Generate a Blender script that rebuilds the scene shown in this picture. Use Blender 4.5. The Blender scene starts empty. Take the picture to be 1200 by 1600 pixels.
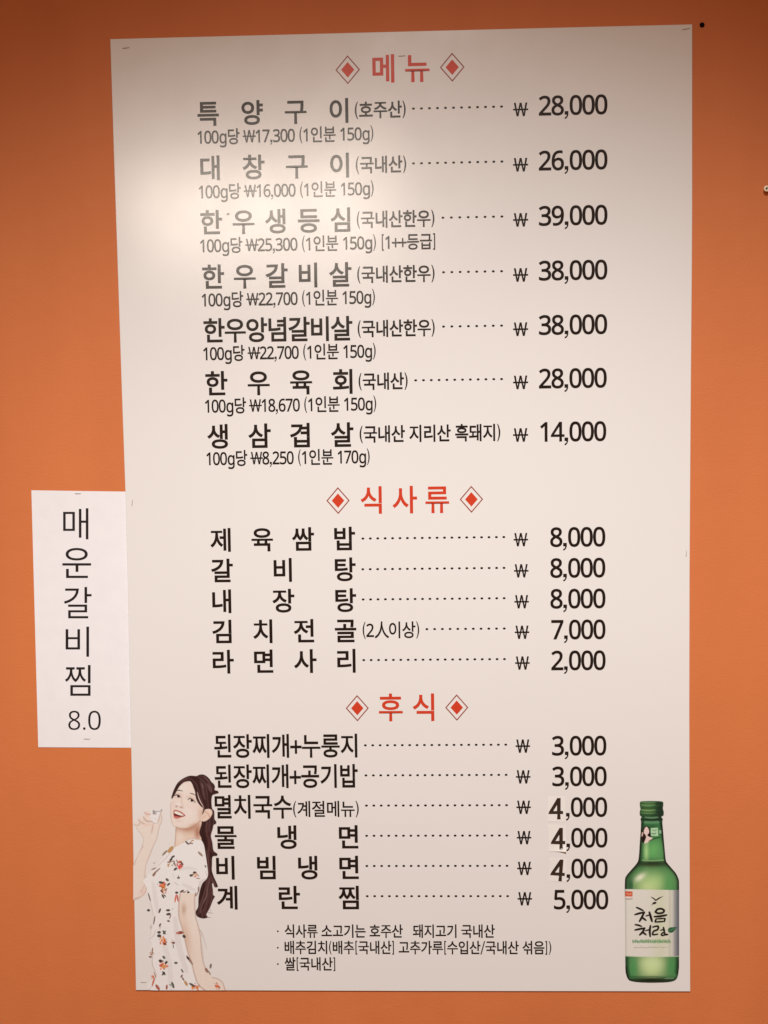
import bpy, math, random
import numpy as np
from mathutils import Matrix, Vector
from mathutils.geometry import tessellate_polygon

sc = bpy.context.scene
COL = sc.collection
random.seed(7)
rng = np.random.default_rng(11)
ZC = 1.50                                   # height of the board's centre above the floor

# ------------------------------------------------------------------ camera
cam = bpy.data.objects.new('camera', bpy.data.cameras.new('camera'))
COL.objects.link(cam)
cam.data.sensor_fit = 'VERTICAL'
cam.data.sensor_height = 24.0
cam.data.lens = 1898 / 1600 * 24.0
cam.data.clip_start = 0.05
cam.data.clip_end = 50
cam.matrix_world = Matrix((
    (0.99931946, 0.01148355, 0.03505345, 0.02525333),
    (0.03427303, 0.06227045, -0.99747068, -1.41035526),
    (-0.01363702, 0.99799325, 0.0618345, 0.10044949 + ZC),
    (0, 0, 0, 1)))
sc.camera = cam

# ------------------------------------------------------------------ room light (warm bounce of an orange dining room)
world = bpy.data.worlds.new('World')
sc.world = world
world.use_nodes = True
bg = world.node_tree.nodes['Background']
bg.inputs[0].default_value = (1.0, 0.40, 0.15, 1)
bg.inputs[1].default_value = 0.19


def aim(o, target):
    d = Vector(target) - o.location
    o.rotation_euler = d.to_track_quat('-Z', 'Y').to_euler()


# ceiling downlight in front of the wall: its cone edge leaves the top of the wall dim
ld = bpy.data.lights.new('ceiling_downlight', 'SPOT')
ld.energy = 306
ld.color = (1.0, 0.99, 0.985)
ld.spot_size = math.radians(77)
ld.spot_blend = 0.68
ld.shadow_soft_size = 0.05
lo = bpy.data.objects.new('ceiling_downlight', ld)
COL.objects.link(lo)
lo.location = (0.05, -2.00, ZC + 1.60)
aim(lo, (-0.03, 0.0, ZC - 2.30))

# ceiling fitting across the room: the one mirrored in the glossy board
la = bpy.data.lights.new('ceiling_fitting', 'AREA')
la.shape = 'RECTANGLE'
la.size = 0.90
la.size_y = 0.30
la.energy = 9.6
la.color = (1.0, 0.88, 0.75)
ao = bpy.data.objects.new('ceiling_fitting', la)
COL.objects.link(ao)
ao.location = (-0.50, -2.75, ZC + 0.89)
aim(ao, (-0.2, 0, ZC + 0.36))

sc.view_settings.view_transform = 'Standard'
sc.view_settings.look = 'None'
sc.view_settings.exposure = 0.0
sc.view_settings.gamma = 1.0
sc.view_settings.use_curve_mapping = False

# ------------------------------------------------------------------ wall homography: image pixels -> metres on the wall plane
HM = np.array([[7.39457299e-04, -1.99314636e-05, -1.26690362e-01],
               [1.81698884e-05, 7.17315593e-04, -4.76169575e-02],
               [1.78277684e-05, -3.23911596e-05, 1.0]])


def wall_xz(u, v):
    """image pixel (u, v) -> X, Z on the wall (metres)"""
    p = HM @ np.array([u, v, 1.0])
    return p[0] / p[2] - 0.33, 0.5584566 - p[1] / p[2] + ZC


def wall_xz_arr(uv):
    p = np.c_[uv, np.ones(len(uv))] @ HM.T
    return np.c_[p[:, 0] / p[:, 2] - 0.33, 0.5584566 - p[:, 1] / p[:, 2] + ZC]


# ------------------------------------------------------------------ colours and materials
def lin(c):
    c = np.asarray(c, float) / 255.0
    return np.where(c <= 0.04045, c / 12.92, ((c + 0.055) / 1.055) ** 2.4)


PAPER = np.array([0.80, 0.785, 0.76])
KP = PAPER / lin((229, 218, 208))


def ink(c):
    """reflectance of a printed colour, read next to the board's own white"""
    return np.clip(lin(c) * KP, 0.004, 0.85)


def new_mat(name):
    m = bpy.data.materials.new(name)
    m.use_nodes = True
    nt = m.node_tree
    return m, nt, nt.nodes['Principled BSDF']


def sheet_gloss(nt, b, rough, wave=0.0011):
    """laminate: slow warp of the panel plus faint scuffs, shared by the white and the inks"""
    geo = nt.nodes.new('ShaderNodeNewGeometry')
    n1 = nt.nodes.new('ShaderNodeTexNoise')
    n1.inputs['Scale'].default_value = 4.2
    n1.inputs['Detail'].default_value = 1.0
    n2 = nt.nodes.new('ShaderNodeTexNoise')
    n2.inputs['Scale'].default_value = 22.0
    n2.inputs['Detail'].default_value = 3.0
    for n in (n1, n2):
        nt.links.new(geo.outputs['Position'], n.inputs['Vector'])
    b1 = nt.nodes.new('ShaderNodeBump')
    b1.inputs['Strength'].default_value = 1.0
    b1.inputs["Distance"].default_value = wave * 1.6
    nt.links.new(n1.outputs['Fac'], b1.inputs['Height'])
    b2 = nt.nodes.new('ShaderNodeBump')
    b2.inputs['Strength'].default_value = 1.0
    b2.inputs['Distance'].default_value = wave * 0.05
    nt.links.new(n2.outputs['Fac'], b2.inputs['Height'])
    nt.links.new(b1.outputs['Normal'], b2.inputs['Normal'])
    nt.links.new(b2.outputs['Normal'], b.inputs['Normal'])
    mr = nt.nodes.new('ShaderNodeMapRange')
    mr.inputs['From Min'].default_value = 0.3
    mr.inputs['From Max'].default_value = 0.7
    mr.inputs['To Min'].default_value = rough - 0.015
    mr.inputs['To Max'].default_value = rough + 0.02
    nt.links.new(n2.outputs['Fac'], mr.inputs['Value'])
    nt.links.new(mr.outputs['Result'], b.inputs['Roughness'])


GLOSS = 0.175


def print_mat(name, rgb):
    m, nt, b = new_mat(name)
    b.inputs['Base Color'].default_value = (*rgb, 1)
    b.inputs["Specular IOR Level"].default_value = 0.72
    sheet_gloss(nt, b, GLOSS)
    return m


def painted_print_mat(name):
    m, nt, b = new_mat(name)
    a = nt.nodes.new('ShaderNodeVertexColor')
    a.layer_name = 'print'
    nt.links.new(a.outputs['Color'], b.inputs['Base Color'])
    b.inputs['Specular IOR Level'].default_value = 0.72
    sheet_gloss(nt, b, GLOSS)
    return m


def plain_mat(name, rgb, rough=0.6, metal=0.0, spec=0.4):
    m, nt, b = new_mat(name)
    b.inputs['Base Color'].default_value = (*rgb, 1)
    b.inputs['Roughness'].default_value = rough
    b.inputs['Metallic'].default_value = metal
    b.inputs['Specular IOR Level'].default_value = spec
    return m


M = {}
M['white'] = print_mat('laminated_white', PAPER)
M['black'] = print_mat('black_ink', (0.012, 0.008, 0.007))
M['red'] = print_mat('red_ink', ink((205, 62, 36)))
M['brown'] = print_mat('dark_red_line_ink', ink((150, 70, 55)))
M['picture'] = painted_print_mat('printed_picture')
M['staple'] = plain_mat('staple_steel', (0.52, 0.47, 0.42), 0.55, 0.25)
M['dark'] = plain_mat('black_iron_and_hole_shade', (0.010, 0.004, 0.004), 0.9, 0.0, 0.1)  # iron of the nail, also the painted shade in the plug's hole
M['plug'] = plain_mat('cream_plastic', (0.88, 0.78, 0.60), 0.4)
M['scuff'] = plain_mat('grey_scuff', (0.36, 0.33, 0.31), 0.6)
M['paper_ink'] = plain_mat('toner', (0.014, 0.009, 0.009), 0.45)
M['sticker_ink'] = plain_mat('brown_toner', (0.035, 0.020, 0.012), 0.45)


def paper_mat(name, rgb, rough):
    m, nt, b = new_mat(name)
    b.inputs['Roughness'].default_value = rough
    b.inputs['Specular IOR Level'].default_value = 0.25
    geo = nt.nodes.new('ShaderNodeNewGeometry')
    n = nt.nodes.new('ShaderNodeTexNoise')
    n.inputs['Scale'].default_value = 60
    n.inputs['Detail'].default_value = 4
    nt.links.new(geo.outputs['Position'], n.inputs['Vector'])
    r = nt.nodes.new('ShaderNodeValToRGB')
    r.color_ramp.elements[0].position = 0.3
    r.color_ramp.elements[0].color = (*(np.array(rgb) * 0.965), 1)
    r.color_ramp.elements[1].position = 0.7
    r.color_ramp.elements[1].color = (*rgb, 1)
    nt.links.new(n.outputs['Fac'], r.inputs['Fac'])
    nt.links.new(r.outputs['Color'], b.inputs['Base Color'])
    bp = nt.nodes.new('ShaderNodeBump')
    bp.inputs['Distance'].default_value = 0.0001
    nt.links.new(n.outputs['Fac'], bp.inputs['Height'])
    nt.links.new(bp.outputs['Normal'], b.inputs['Normal'])
    return m


M['paper'] = paper_mat('copy_paper', (0.84, 0.83, 0.845), 0.7)
M['sticker'] = paper_mat('sticker_paper', (0.83, 0.81, 0.77), 0.6)


def wall_mat():
    m, nt, b = new_mat('orange_wall_paint')
    geo = nt.nodes.new('ShaderNodeNewGeometry')
    mp = nt.nodes.new('ShaderNodeMapping')
    mp.inputs['Scale'].default_value = (1.0, 1.0, 0.22)      # roller runs up and down
    nt.links.new(geo.outputs['Position'], mp.inputs['Vector'])
    n1 = nt.nodes.new('ShaderNodeTexNoise')
    n1.inputs['Scale'].default_value = 9
    n1.inputs['Detail'].default_value = 5
    n1.inputs['Roughness'].default_value = 0.55
    nt.links.new(mp.outputs['Vector'], n1.inputs['Vector'])
    r = nt.nodes.new('ShaderNodeValToRGB')
    r.color_ramp.elements[0].position = 0.30
    r.color_ramp.elements[0].color = (0.600, 0.174, 0.0550, 1)
    r.color_ramp.elements[1].position = 0.70
    r.color_ramp.elements[1].color = (0.648, 0.193, 0.0625, 1)
    nt.links.new(n1.outputs['Fac'], r.inputs['Fac'])
    nt.links.new(r.outputs['Color'], b.inputs['Base Color'])
    n2 = nt.nodes.new('ShaderNodeTexNoise')
    n2.inputs['Scale'].default_value = 420
    n2.inputs['Detail'].default_value = 3
    nt.links.new(geo.outputs['Position'], n2.inputs['Vector'])
    n3 = nt.nodes.new('ShaderNodeTexNoise')
    n3.inputs['Scale'].default_value = 28
    n3.inputs['Detail'].default_value = 3
    nt.links.new(geo.outputs['Position'], n3.inputs['Vector'])
    b2 = nt.nodes.new('ShaderNodeBump')
    b2.inputs['Distance'].default_value = 0.00025
    nt.links.new(n2.outputs['Fac'], b2.inputs['Height'])
    b3 = nt.nodes.new('ShaderNodeBump')
    b3.inputs['Distance'].default_value = 0.0006
    nt.links.new(n3.outputs['Fac'], b3.inputs['Height'])
    nt.links.new(b2.outputs['Normal'], b3.inputs['Normal'])
    nt.links.new(b3.outputs['Normal'], b.inputs['Normal'])
    b.inputs['Roughness'].default_value = 0.62
    b.inputs['Specular IOR Level'].default_value = 0.25
    return m


M['wall'] = wall_mat()


# ------------------------------------------------------------------ object helpers
def mesh_obj(name, verts, faces, mat, parent=None, smooth=False):
    me = bpy.data.meshes.new(name)
    me.from_pydata([tuple(map(float, v)) for v in verts], [], [tuple(map(int, f)) for f in faces])
    me.materials.append(mat)
    me.update()
    if smooth:
        me.polygons.foreach_set('use_smooth', [True] * len(me.polygons))
    o = bpy.data.objects.new(name, me)
    COL.objects.link(o)
    if parent is not None:
        o.parent = parent
        o.matrix_parent_inverse = Matrix.Translation(-parent.location)
    return o


def thing(name, loc, label, cat, group=None):
    o = bpy.data.objects.new(name, None)
    o.empty_display_size = 0.02
    o.location = loc
    COL.objects.link(o)
    return tag(o, label, cat, group)


def tag(o, label, cat, group=None):
    o['label'] = label
    o['category'] = cat
    if group:
        o['group'] = group
    return o


def prism(outline, y_front, y_back, bevel=0.0004):
    """closed slab from an XZ outline (clockwise as seen from the front), small front bevel"""
    P = np.array(outline)
    n = len(P)
    nxt, prv = np.roll(P, -1, 0), np.roll(P, 1, 0)
    t1, t2 = P - prv, nxt - P
    t1 /= np.linalg.norm(t1, axis=1)[:, None]
    t2 /= np.linalg.norm(t2, axis=1)[:, None]
    nn = np.c_[-(t1 + t2)[:, 1], (t1 + t2)[:, 0]]
    nn /= np.linalg.norm(nn, axis=1)[:, None]
    area = 0.5 * np.sum(P[:, 0] * nxt[:, 1] - nxt[:, 0] * P[:, 1])
    inward = nn if area > 0 else -nn
    k = 1 / np.maximum(0.3, np.abs(np.sum(inward * np.c_[-t1[:, 1], t1[:, 0]], 1)))
    Q = P + inward * (bevel * k)[:, None]
    v = [(x, y_front, z) for x, z in Q] + [(x, y_front + bevel, z) for x, z in P] + [(x, y_back, z) for x, z in P]
    f = []
    a = list(range(n))
    f.append(a if area > 0 else a[::-1])
    f.append([2 * n + i for i in (a[::-1] if area > 0 else a)])
    for i in range(n):
        j = (i + 1) % n
        for k0 in (0, n):
            q = (k0 + i, k0 + n + i, k0 + n + j, k0 + j)
            f.append(q if area > 0 else q[::-1])
    return v, f


# ------------------------------------------------------------------ the wall
v = [(-1.6, 0, 0.0), (1.6, 0, 0.0), (1.6, 0, 3.0), (-1.6, 0, 3.0), (-1.6, 0.1, 0.0), (1.6, 0.1, 0.0), (1.6, 0.1, 3.0), (-1.6, 0.1, 3.0)]
f = [(0, 1, 2, 3), (5, 4, 7, 6), (4, 0, 3, 7), (1, 5, 6, 2), (3, 2, 6, 7), (4, 5, 1, 0)]
wall = mesh_obj('wall', v, f, M['wall'])
wall['kind'] = 'structure'
wall['label'] = 'plain orange painted wall'

# ------------------------------------------------------------------ the menu board: panel
YF, YB = -0.0024, -0.0009
YI = YF - 0.00012                            # the print lies on the laminate
edge = [(173, 62), (627, 50.3), (1081, 39), (1081, 200), (1081, 320), (1080.5, 420), (1079.0, 600), (1078.0, 740), (1077, 900),
        (1076.6, 1100), (1077, 1300), (1078, 1548), (645, 1547.3), (213, 1546), (210.2, 1400), (207.6, 1270), (205.6, 1170), (203, 1050),
        (200.4, 920), (197, 780), (190.6, 600), (184, 400), (178.3, 230)]
ex = [wall_xz(*p) for p in edge]
bc = (0.0, 0.0, ZC - 0.56)
board = thing('menu_board', bc, 'large white glossy menu board with printed Korean dishes and prices on orange wall', 'menu board')
v, f = prism(ex, YF, YB)
mesh_obj('panel', v, f, M['white'], board)

# ------------------------------------------------------------------ lettering
GLYPH = {}
SANS = {str(d): chr(0x1D7E2 + d) for d in range(10)}
SANS['g'] = chr(0x1D5C0)
ADV = {' ': 0.26, ',': 0.225, '(': 0.29, ')': 0.29, '[': 0.29, ']': 0.29, '+': 0.50, '/': 0.36, 'W': 0.82, '.': 0.22, 'g': 0.57}
HAN_ADV = 0.905
DIG_ADV = 0.515


def ngon(pts):
    tris = tessellate_polygon([[Vector((x, y, 0)) for x, y in pts]])
    out = []
    for a, b, c in tris:
        ax, bx, cx = pts[a], pts[b], pts[c]
        s = (bx[0] - ax[0]) * (cx[1] - ax[1]) - (cx[0] - ax[0]) * (bx[1] - ax[1])
        out.append((a, b, c) if s > 0 else (a, c, b))
    return out


def custom_glyph(ch, w):
    s = 0.035 + w                              # half stroke
    if ch == ',':
        h = 0.062 + w * 0.8
        return [(.10 - h, .135), (.10 + h, .135), (.10 + h, .0), (.085 + h * .8, -.085), (.10 - h * .2, -.150), (.10 - h, -.16), (.10 - h, -.110),
                (.10, -.06), (.105, 0), (.10 - h, 0)]
    if ch == '.':
        h = 0.052 + w
        return [(.11 + h * math.cos(a), h + h * math.sin(a)) for a in np.linspace(0, 2 * math.pi, 12, endpoint=False)]
    if ch in '()':
        R, half = 0.95, 0.48
        a0 = math.asin(half / R)
        outer, inner = [], []
        for t in np.linspace(-a0, a0, 13):
            th = 0.55 + 0.45 * math.cos(t / a0 * math.pi / 2)
            cx = R * math.cos(t) - R
            cy = R * math.sin(t)
            outer.append((0.17 - cx - 0.07 - s * 0.9 * th, 0.36 + cy))
            inner.append((0.17 - cx - 0.07 + s * 0.9 * th, 0.36 + cy))
        p = outer + inner[::-1]
        return p if ch == '(' else [(0.29 - x, y) for x, y in p]
    if ch in '[]':
        t = s * 0.8
        p = [(.09, .84), (.24, .84), (.24, .84 - 2 * t), (.09 + 2 * t, .84 - 2 * t), (.09 + 2 * t, -.12 + 2 * t), (.24, -.12 + 2 * t), (.24, -.12), (.09, -.12)]
        return p if ch == '[' else [(0.29 - x, y) for x, y in p]
    if ch == '+':
        t, L, cx, cy = s, 0.27, .25, .33
        return [(cx - t, cy + L), (cx + t, cy + L), (cx + t, cy + t), (cx + L, cy + t), (cx + L, cy - t), (cx + t, cy - t), (cx + t, cy - L),
                (cx - t, cy - L), (cx - t, cy - t), (cx - L, cy - t), (cx - L, cy + t), (cx - t, cy + t)]
    if ch == '/':
        t = s * 0.85
        return [(.03 - t, -.1), (.03 + t, -.1), (.33 + t, .82), (.33 - t, .82)]
    return None


def embolden(va, ff, w):
    """widen the strokes: a strip of width w along every outline edge"""
    if abs(w) < 1e-6:
        return va, ff
    cnt = {}
    for q in ff:
        for a, b in zip(q, q[1:] + q[:1]):
            cnt[(a, b)] = cnt.get((a, b), 0) + 1
    rim = [(a, b) for (a, b) in cnt if (b, a) not in cnt]
    acc = {}
    for a, b in rim:
        d = va[b] - va[a]
        L = math.hypot(d[0], d[1])
        if L < 1e-7:
            continue
        n = np.array([d[1], -d[0]]) / L
        acc.setdefault(a, []).append(n)
        acc.setdefault(b, []).append(n)
    off = {}
    for i, ns in acc.items():
        m = np.sum(ns, axis=0)
        L = np.linalg.norm(m)
        m = m / L if L > 1e-6 else ns[0]
        off[i] = m / max(0.55, float(m @ ns[0]))
    if w < 0:
        vb = va.copy()
        for i, m in off.items():
            vb[i, :2] += m * w
        return vb, ff
    new, extra = {}, []
    for i, m in off.items():
        new[i] = len(va) + len(extra)
        extra.append((va[i, 0] + m[0] * w, va[i, 1] + m[1] * w, 0.0))
    out = [list(q) for q in ff]
    for a, b in rim:
        if a in new and b in new:
            out.append([b, a, new[a], new[b]])
    return np.concatenate([va, np.array(extra)]), out


BASE = {}


def font_glyph(ch):
    cu = bpy.data.curves.new('glyph', 'FONT')
    cu.body = SANS.get(ch, ch)
    cu.resolution_u = 5
    cu.fill_mode = 'FRONT'
    o = bpy.data.objects.new('glyph', cu)
    COL.objects.link(o)
    bpy.context.view_layer.update()
    ev = o.evaluated_get(bpy.context.evaluated_depsgraph_get())
    me = ev.to_mesh()
    va = np.array([tuple(p.co) for p in me.vertices]).reshape(-1, 3)
    va[:, 2] = 0
    ff = []
    for p in me.polygons:
        q = list(p.vertices)
        a, b, c = va[q[0]], va[q[1]], va[q[2]]
        s = (b[0] - a[0]) * (c[1] - a[1]) - (c[0] - a[0]) * (b[1] - a[1])
        ff.append(q if s > 0 else q[::-1])
    ev.to_mesh_clear()
    bpy.data.objects.remove(o)
    bpy.data.curves.remove(cu)
    return va, ff


def glyph(ch, w):
    key = (ch, w)
    if key in GLYPH:
        return GLYPH[key]
    if ch == 'W':                               # won sign: W with one bar
        t = 0.040 + w
        P = [(0, .72), (2 * t, .72), (.22, .17), (.41 - t, .72), (.41 + t, .72), (.60, .17), (.82 - 2 * t, .72), (.82, .72), (.60 + t, 0), (.60 - t, 0),
             (.41, .54), (.22 + t, 0), (.22 - t, 0)]
        vv = [(x, y, 0) for x, y in P]
        ff = ngon(P)
        n = len(vv)
        b = t * 0.72
        vv += [(-.05, .36 - b, .003), (.87, .36 - b, .003), (.87, .36 + b, .003), (-.05, .36 + b, .003)]
        ff = list(ff) + [(n, n + 1, n + 2), (n, n + 2, n + 3)]
        va = np.array(vv)
    else:
        P = custom_glyph(ch, w)
        if P is not None:
            va = np.array([(x, y, 0) for x, y in P])
            ff = ngon(P)
        else:
            if ch in BASE:
                va, ff = BASE[ch][0].copy(), BASE[ch][1]
            else:
                va, ff = font_glyph(ch)
                BASE[ch] = (va.copy(), ff)
            va, ff = embolden(va, ff, w)
            if ch in SANS and ch != 'g':        # centre the numeral in its narrower cell
                va[:, 0] += (DIG_ADV - 0.572) / 2
    adv = ADV.get(ch, DIG_ADV if ch in SANS else HAN_ADV)
    GLYPH[key] = (va, ff, adv, va[:, 0].min(), va[:, 0].max())
    return GLYPH[key]


def layout(text, w, x0, x1, width=None):
    """glyphs set so that the ink runs from x0 to x1; with a width the characters are spread, else they are scaled"""
    V, F, n = [], [], 0
    if width is None:
        pen, items = 0.0, []
        for ch in text:
            if ch == ' ':
                pen += ADV[' ']
                continue
            g = glyph(ch, w)
            items.append((g, pen))
            pen += g[2]
        l = items[0][1] + items[0][0][3]
        r = items[-1][1] + items[-1][0][4]
        sx = (x1 - x0) / (r - l)
        pos = [x0 + (p - l) * sx for g, p in items]
        gs = [g for g, p in items]
    else:
        gs = [glyph(ch, w) for ch in text]
        sx = width
        a = x0 - gs[0][3] * sx
        b = x1 - gs[-1][4] * sx
        pos = [a + (b - a) * i / max(1, len(gs) - 1) for i in range(len(gs))]
    for g, p in zip(gs, pos):
        vv = g[0].copy()
        vv[:, 0] = vv[:, 0] * sx + p
        V.append(vv)
        F += [[i + n for i in q] for q in g[1]]
        n += len(vv)
    return np.concatenate(V), F


def lettering(name, text, x0, x1, yc, em, w, mat, width=None, parent=board, part_label=None):
    """one printed run on the board; x0/x1 ink ends, yc middle of the letters, em letter size (image pixels)"""
    xm = (x0 + x1) / 2
    X0, X1 = wall_xz(x0, yc)[0], wall_xz(x1, yc)[0]
    k = (wall_xz(xm, yc - 20)[1] - wall_xz(xm, yc + 20)[1]) / 40
    Z = wall_xz(xm, yc)[1] - 0.365 * em * k
    V, F = layout(text, w, X0, X1, None if width is None else width * k)
    out = np.c_[V[:, 0], np.full(len(V), YI) - V[:, 2] * 0.02, Z + V[:, 1] * em * k]
    if width is not None:                        # widely set characters: each one a piece of its own
        i = 0
        for ch in text:
            n = len(glyph(ch, w)[0])
            fs = [[q - i for q in f_] for f_ in F if i <= f_[0] < i + n]
            o = mesh_obj(name.replace('lettering', 'syllable'), out[i:i + n], fs, mat, parent)
            if part_label:
                o['label'] = part_label
            i += n
        return o
    o = mesh_obj(name, out, F, mat, parent)
    if part_label:
        o['label'] = part_label
    return o


def dots(xa, xb, y, n):
    V, F = [], []
    for i in range(n):
        u = xa + (xb - xa) * i / (n - 1)
        cx, _ = wall_xz(u, y)
        cz = wall_xz((xa + xb) / 2, y)[1]
        b = len(V)
        for a in np.linspace(0, 2 * math.pi, 10, endpoint=False):
            V.append((cx + 0.00172 * math.cos(a), YI, cz + 0.00130 * math.sin(a)))
        F.append(list(range(b, b + 10)))
    return mesh_obj('dot_leader', V, F, M['black'], board)


def diamond(cx, cy, s=1.0):
    X, Z = wall_xz(cx, cy)
    k = 0.000735
    def ring(a, b):
        return [(X - a, YI, Z), (X, YI, Z - b), (X + a, YI, Z), (X, YI, Z + b)]
    a, b, t = 19.0 * k * s, 22.0 * k * s, 1.7 * k
    V = ring(a, b) + ring(a - t * 1.32, b - t * 1.55)
    F = [(i, (i + 1) % 4, 4 + (i + 1) % 4, 4 + i) for i in range(4)]
    o = mesh_obj('diamond_ornament', V, F, M['brown'], board)
    mesh_obj('diamond_core', ring(10.2 * k * s, 11.8 * k * s), [(0, 1, 2, 3)], M['red'], o)
    o.children[0].matrix_parent_inverse = o.matrix_world.inverted()
    return o


BLK = M['black']
# headings
lettering('heading_lettering', '메뉴', 582, 671.5, 108, 47, 0.020, M['red'], width=45, part_label='red heading above the grilled dishes')
diamond(543.5, 110)
diamond(706.5, 106)
lettering('heading_lettering', '식사류', 563.5, 702, 781, 46, 0.016, M['red'], width=43, part_label='red heading above the meals')
diamond(528.4, 782, .97)
diamond(736.4, 780, .97)
lettering('heading_lettering', '후식', 592, 678.5, 1105, 46, 0.016, M['red'], width=43, part_label='red heading above the last dishes')
diamond(558.4, 1105.8, .97)
diamond(713.6, 1104.8, .97)

# grilled dishes: name x0 x1 yc width | origin x0 x1 yc | portion x0 x1 yc | dots | won | price
grill = [
    ('특양구이', 309, 544.5, 176.5, 40, '(호주산)', 554.5, 634, 172.5, '100g당 W17,300 (1인분 150g)', 309, 583.5, 212.3, (646, 783.5, 169, 12), 170.3, '28,000', 841.5, 948.7, 164.8),
    ('대창구이', 313.5, 545.5, 261.5, 40, '(국내산)', 556, 634.8, 258, '100g당 W16,000 (1인분 150g)', 311, 584, 297.8, (646, 784, 254.6, 12), 256.5, '26,000', 841.5, 948.7, 250.6),
    ('한우생등심', 313.5, 547.5, 346.5, 40, '(국내산한우)', 557.5, 678.8, 343, '100g당 W25,300 (1인분 150g) [1++등급]', 313, 680, 381.2, (692, 784, 339.8, 8), 342.5, '39,000', 841.5, 948.7, 336.8),
    ('한우갈비살', 316.5, 549.6, 431.6, 40, '(국내산한우)', 558.3, 679, 428.8, '100g당 W22,700 (1인분 150g)', 315.6, 586, 466.8, (693, 783.5, 425, 8), 428.4, '38,000', 841.5, 948.5, 422.3),
    ('한우앙념갈비살', 318.6, 551, 515.5, 38.5, '(국내산한우)', 559, 679.2, 513.4, '100g당 W22,700 (1인분 150g)', 318, 587.2, 550.8, (693, 783.5, 509.8, 8), 513, '38,000', 841.5, 948.3, 507.2),
    ('한우육회', 321.5, 551, 598.2, 40, '(국내산)', 560.4, 637, 596, '100g당 W18,670 (1인분 150g)', 320.8, 588, 632.8, (649.5, 783.5, 593.4, 12), 596, '28,000', 841.7, 947.6, 590.8),
    ('생삼겹살', 324.3, 552.6, 681, 40, '(국내산 지리산 흑돼지)', 562, 781.5, 677.3, '100g당 W8,250 (1인분 170g)', 323, 577.8, 715, None, 678, '14,000', 843.6, 946.8, 674),
]
for (nm, a, b, y, wd, org, oa, ob, oy, por, pa, pb, py, dt, wy, pr, ra, rb, ry) in grill:
    lettering('dish_lettering', nm, a, b, y, 41, 0.020, BLK, width=wd)
    lettering('origin_lettering', org, oa, ob, oy, 28.5, 0.022, BLK)
    lettering('portion_lettering', por, pa, pb, py, 27, 0.017, BLK)
    if dt:
        dots(*dt)
    lettering('won_sign', 'W', 801.4, 825, wy + 1.5, 29.5, 0.020, BLK)
    lettering('price_lettering', pr, ra, rb, ry, 41, 0.018, BLK)

plain = [
    ('제육쌈밥', 329, 555.2, 842.8, 39, None, (567.2, 787, 840, 20), 842, '8,000', 859.2, 945.4, 838.4),
    ('갈비탕', 330.3, 556, 890.6, 39, None, (567, 787.3, 888, 20), 890.6, '8,000', 859.3, 945.4, 886.6),
    ('내장탕', 332.2, 556.8, 938.6, 39, None, (567.6, 787.5, 935.2, 20), 938.8, '8,000', 859.5, 945.6, 934.6),
    ('김치전골', 332, 557, 986, 39, ('(2人이상)', 566.8, 655, 984), (667, 787.7, 982, 11), 986.4, '7,000', 861, 945.6, 982.8),
    ('라면사리', 332.8, 555.8, 1033, 39, None, (568.5, 788, 1030, 20), 1034.4, '2,000', 861, 945.8, 1031),
    ('된장찌개+누룽지', 335, 558.5, 1165, None, None, (571, 790, 1163.2, 20), 1164, '3,000', 862, 947, 1164),
    ('된장찌개+공기밥', 335.7, 559.3, 1212.3, None, None, (572, 790.6, 1210.2, 20), 1212, '3,000', 862.4, 947.5, 1211.8),
    ('멸치국수', 336, 457, 1260, None, ('(계절메뉴)', 458.3, 560.7, 1263.2), (572.7, 791.3, 1257.4, 20), 1259.4, ',000', 884, 948.3, 1259.8),
    ('물냉면', 336.2, 560, 1307.4, 39, None, (573, 791.6, 1304.6, 20), 1306.8, ',000', 884.6, 948.7, 1307.6),
    ('비빔냉면', 338.3, 560.7, 1355, 39, None, (573.4, 792, 1351.8, 20), 1354.8, ',000', 884.8, 949, 1355.6),
    ('계란찜', 339.3, 561, 1401.8, 39, None, (574, 793, 1399, 20), 1402.2, '5,000', 865, 950, 1404),
]
for i, (nm, a, b, y, wd, org, dt, wy, pr, ra, rb, ry) in enumerate(plain):
    lettering('dish_lettering', nm, a, b, y, 39.5, 0.019, BLK, width=wd)
    if org:
        lettering('note_lettering', org[0], org[1], org[2], org[3], 28 if i < 7 else 27, 0.015, BLK)
    dots(*dt)
    q = 802.2 + (i * 0.62)
    lettering('won_sign', 'W', q, q + 22.7, wy + 0.8, 29, 0.018, BLK)
    lettering('price_lettering', pr, ra, rb, ry, 40.5, 0.018, BLK)

for s, a, b, y in (('식사류 소고기는 호주산   돼지고기 국내산', 445, 773, 1453.8), ('배추김치(배추[국내산] 고추가루[수입산/국내산 섞음])', 445, 861, 1479.4), ('쌀[국내산]', 445, 524, 1505)):
    lettering('footnote_lettering', s, a, b, y, 22.5, 0.019, BLK)
    X, Z = wall_xz(434.5, y)
    r = 0.0011
    mesh_obj('bullet', [(X + r * math.cos(t), YI, Z + r * math.sin(t)) for t in np.linspace(0, 2 * math.pi, 10, endpoint=False)], [list(range(10))], BLK, board)


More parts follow.
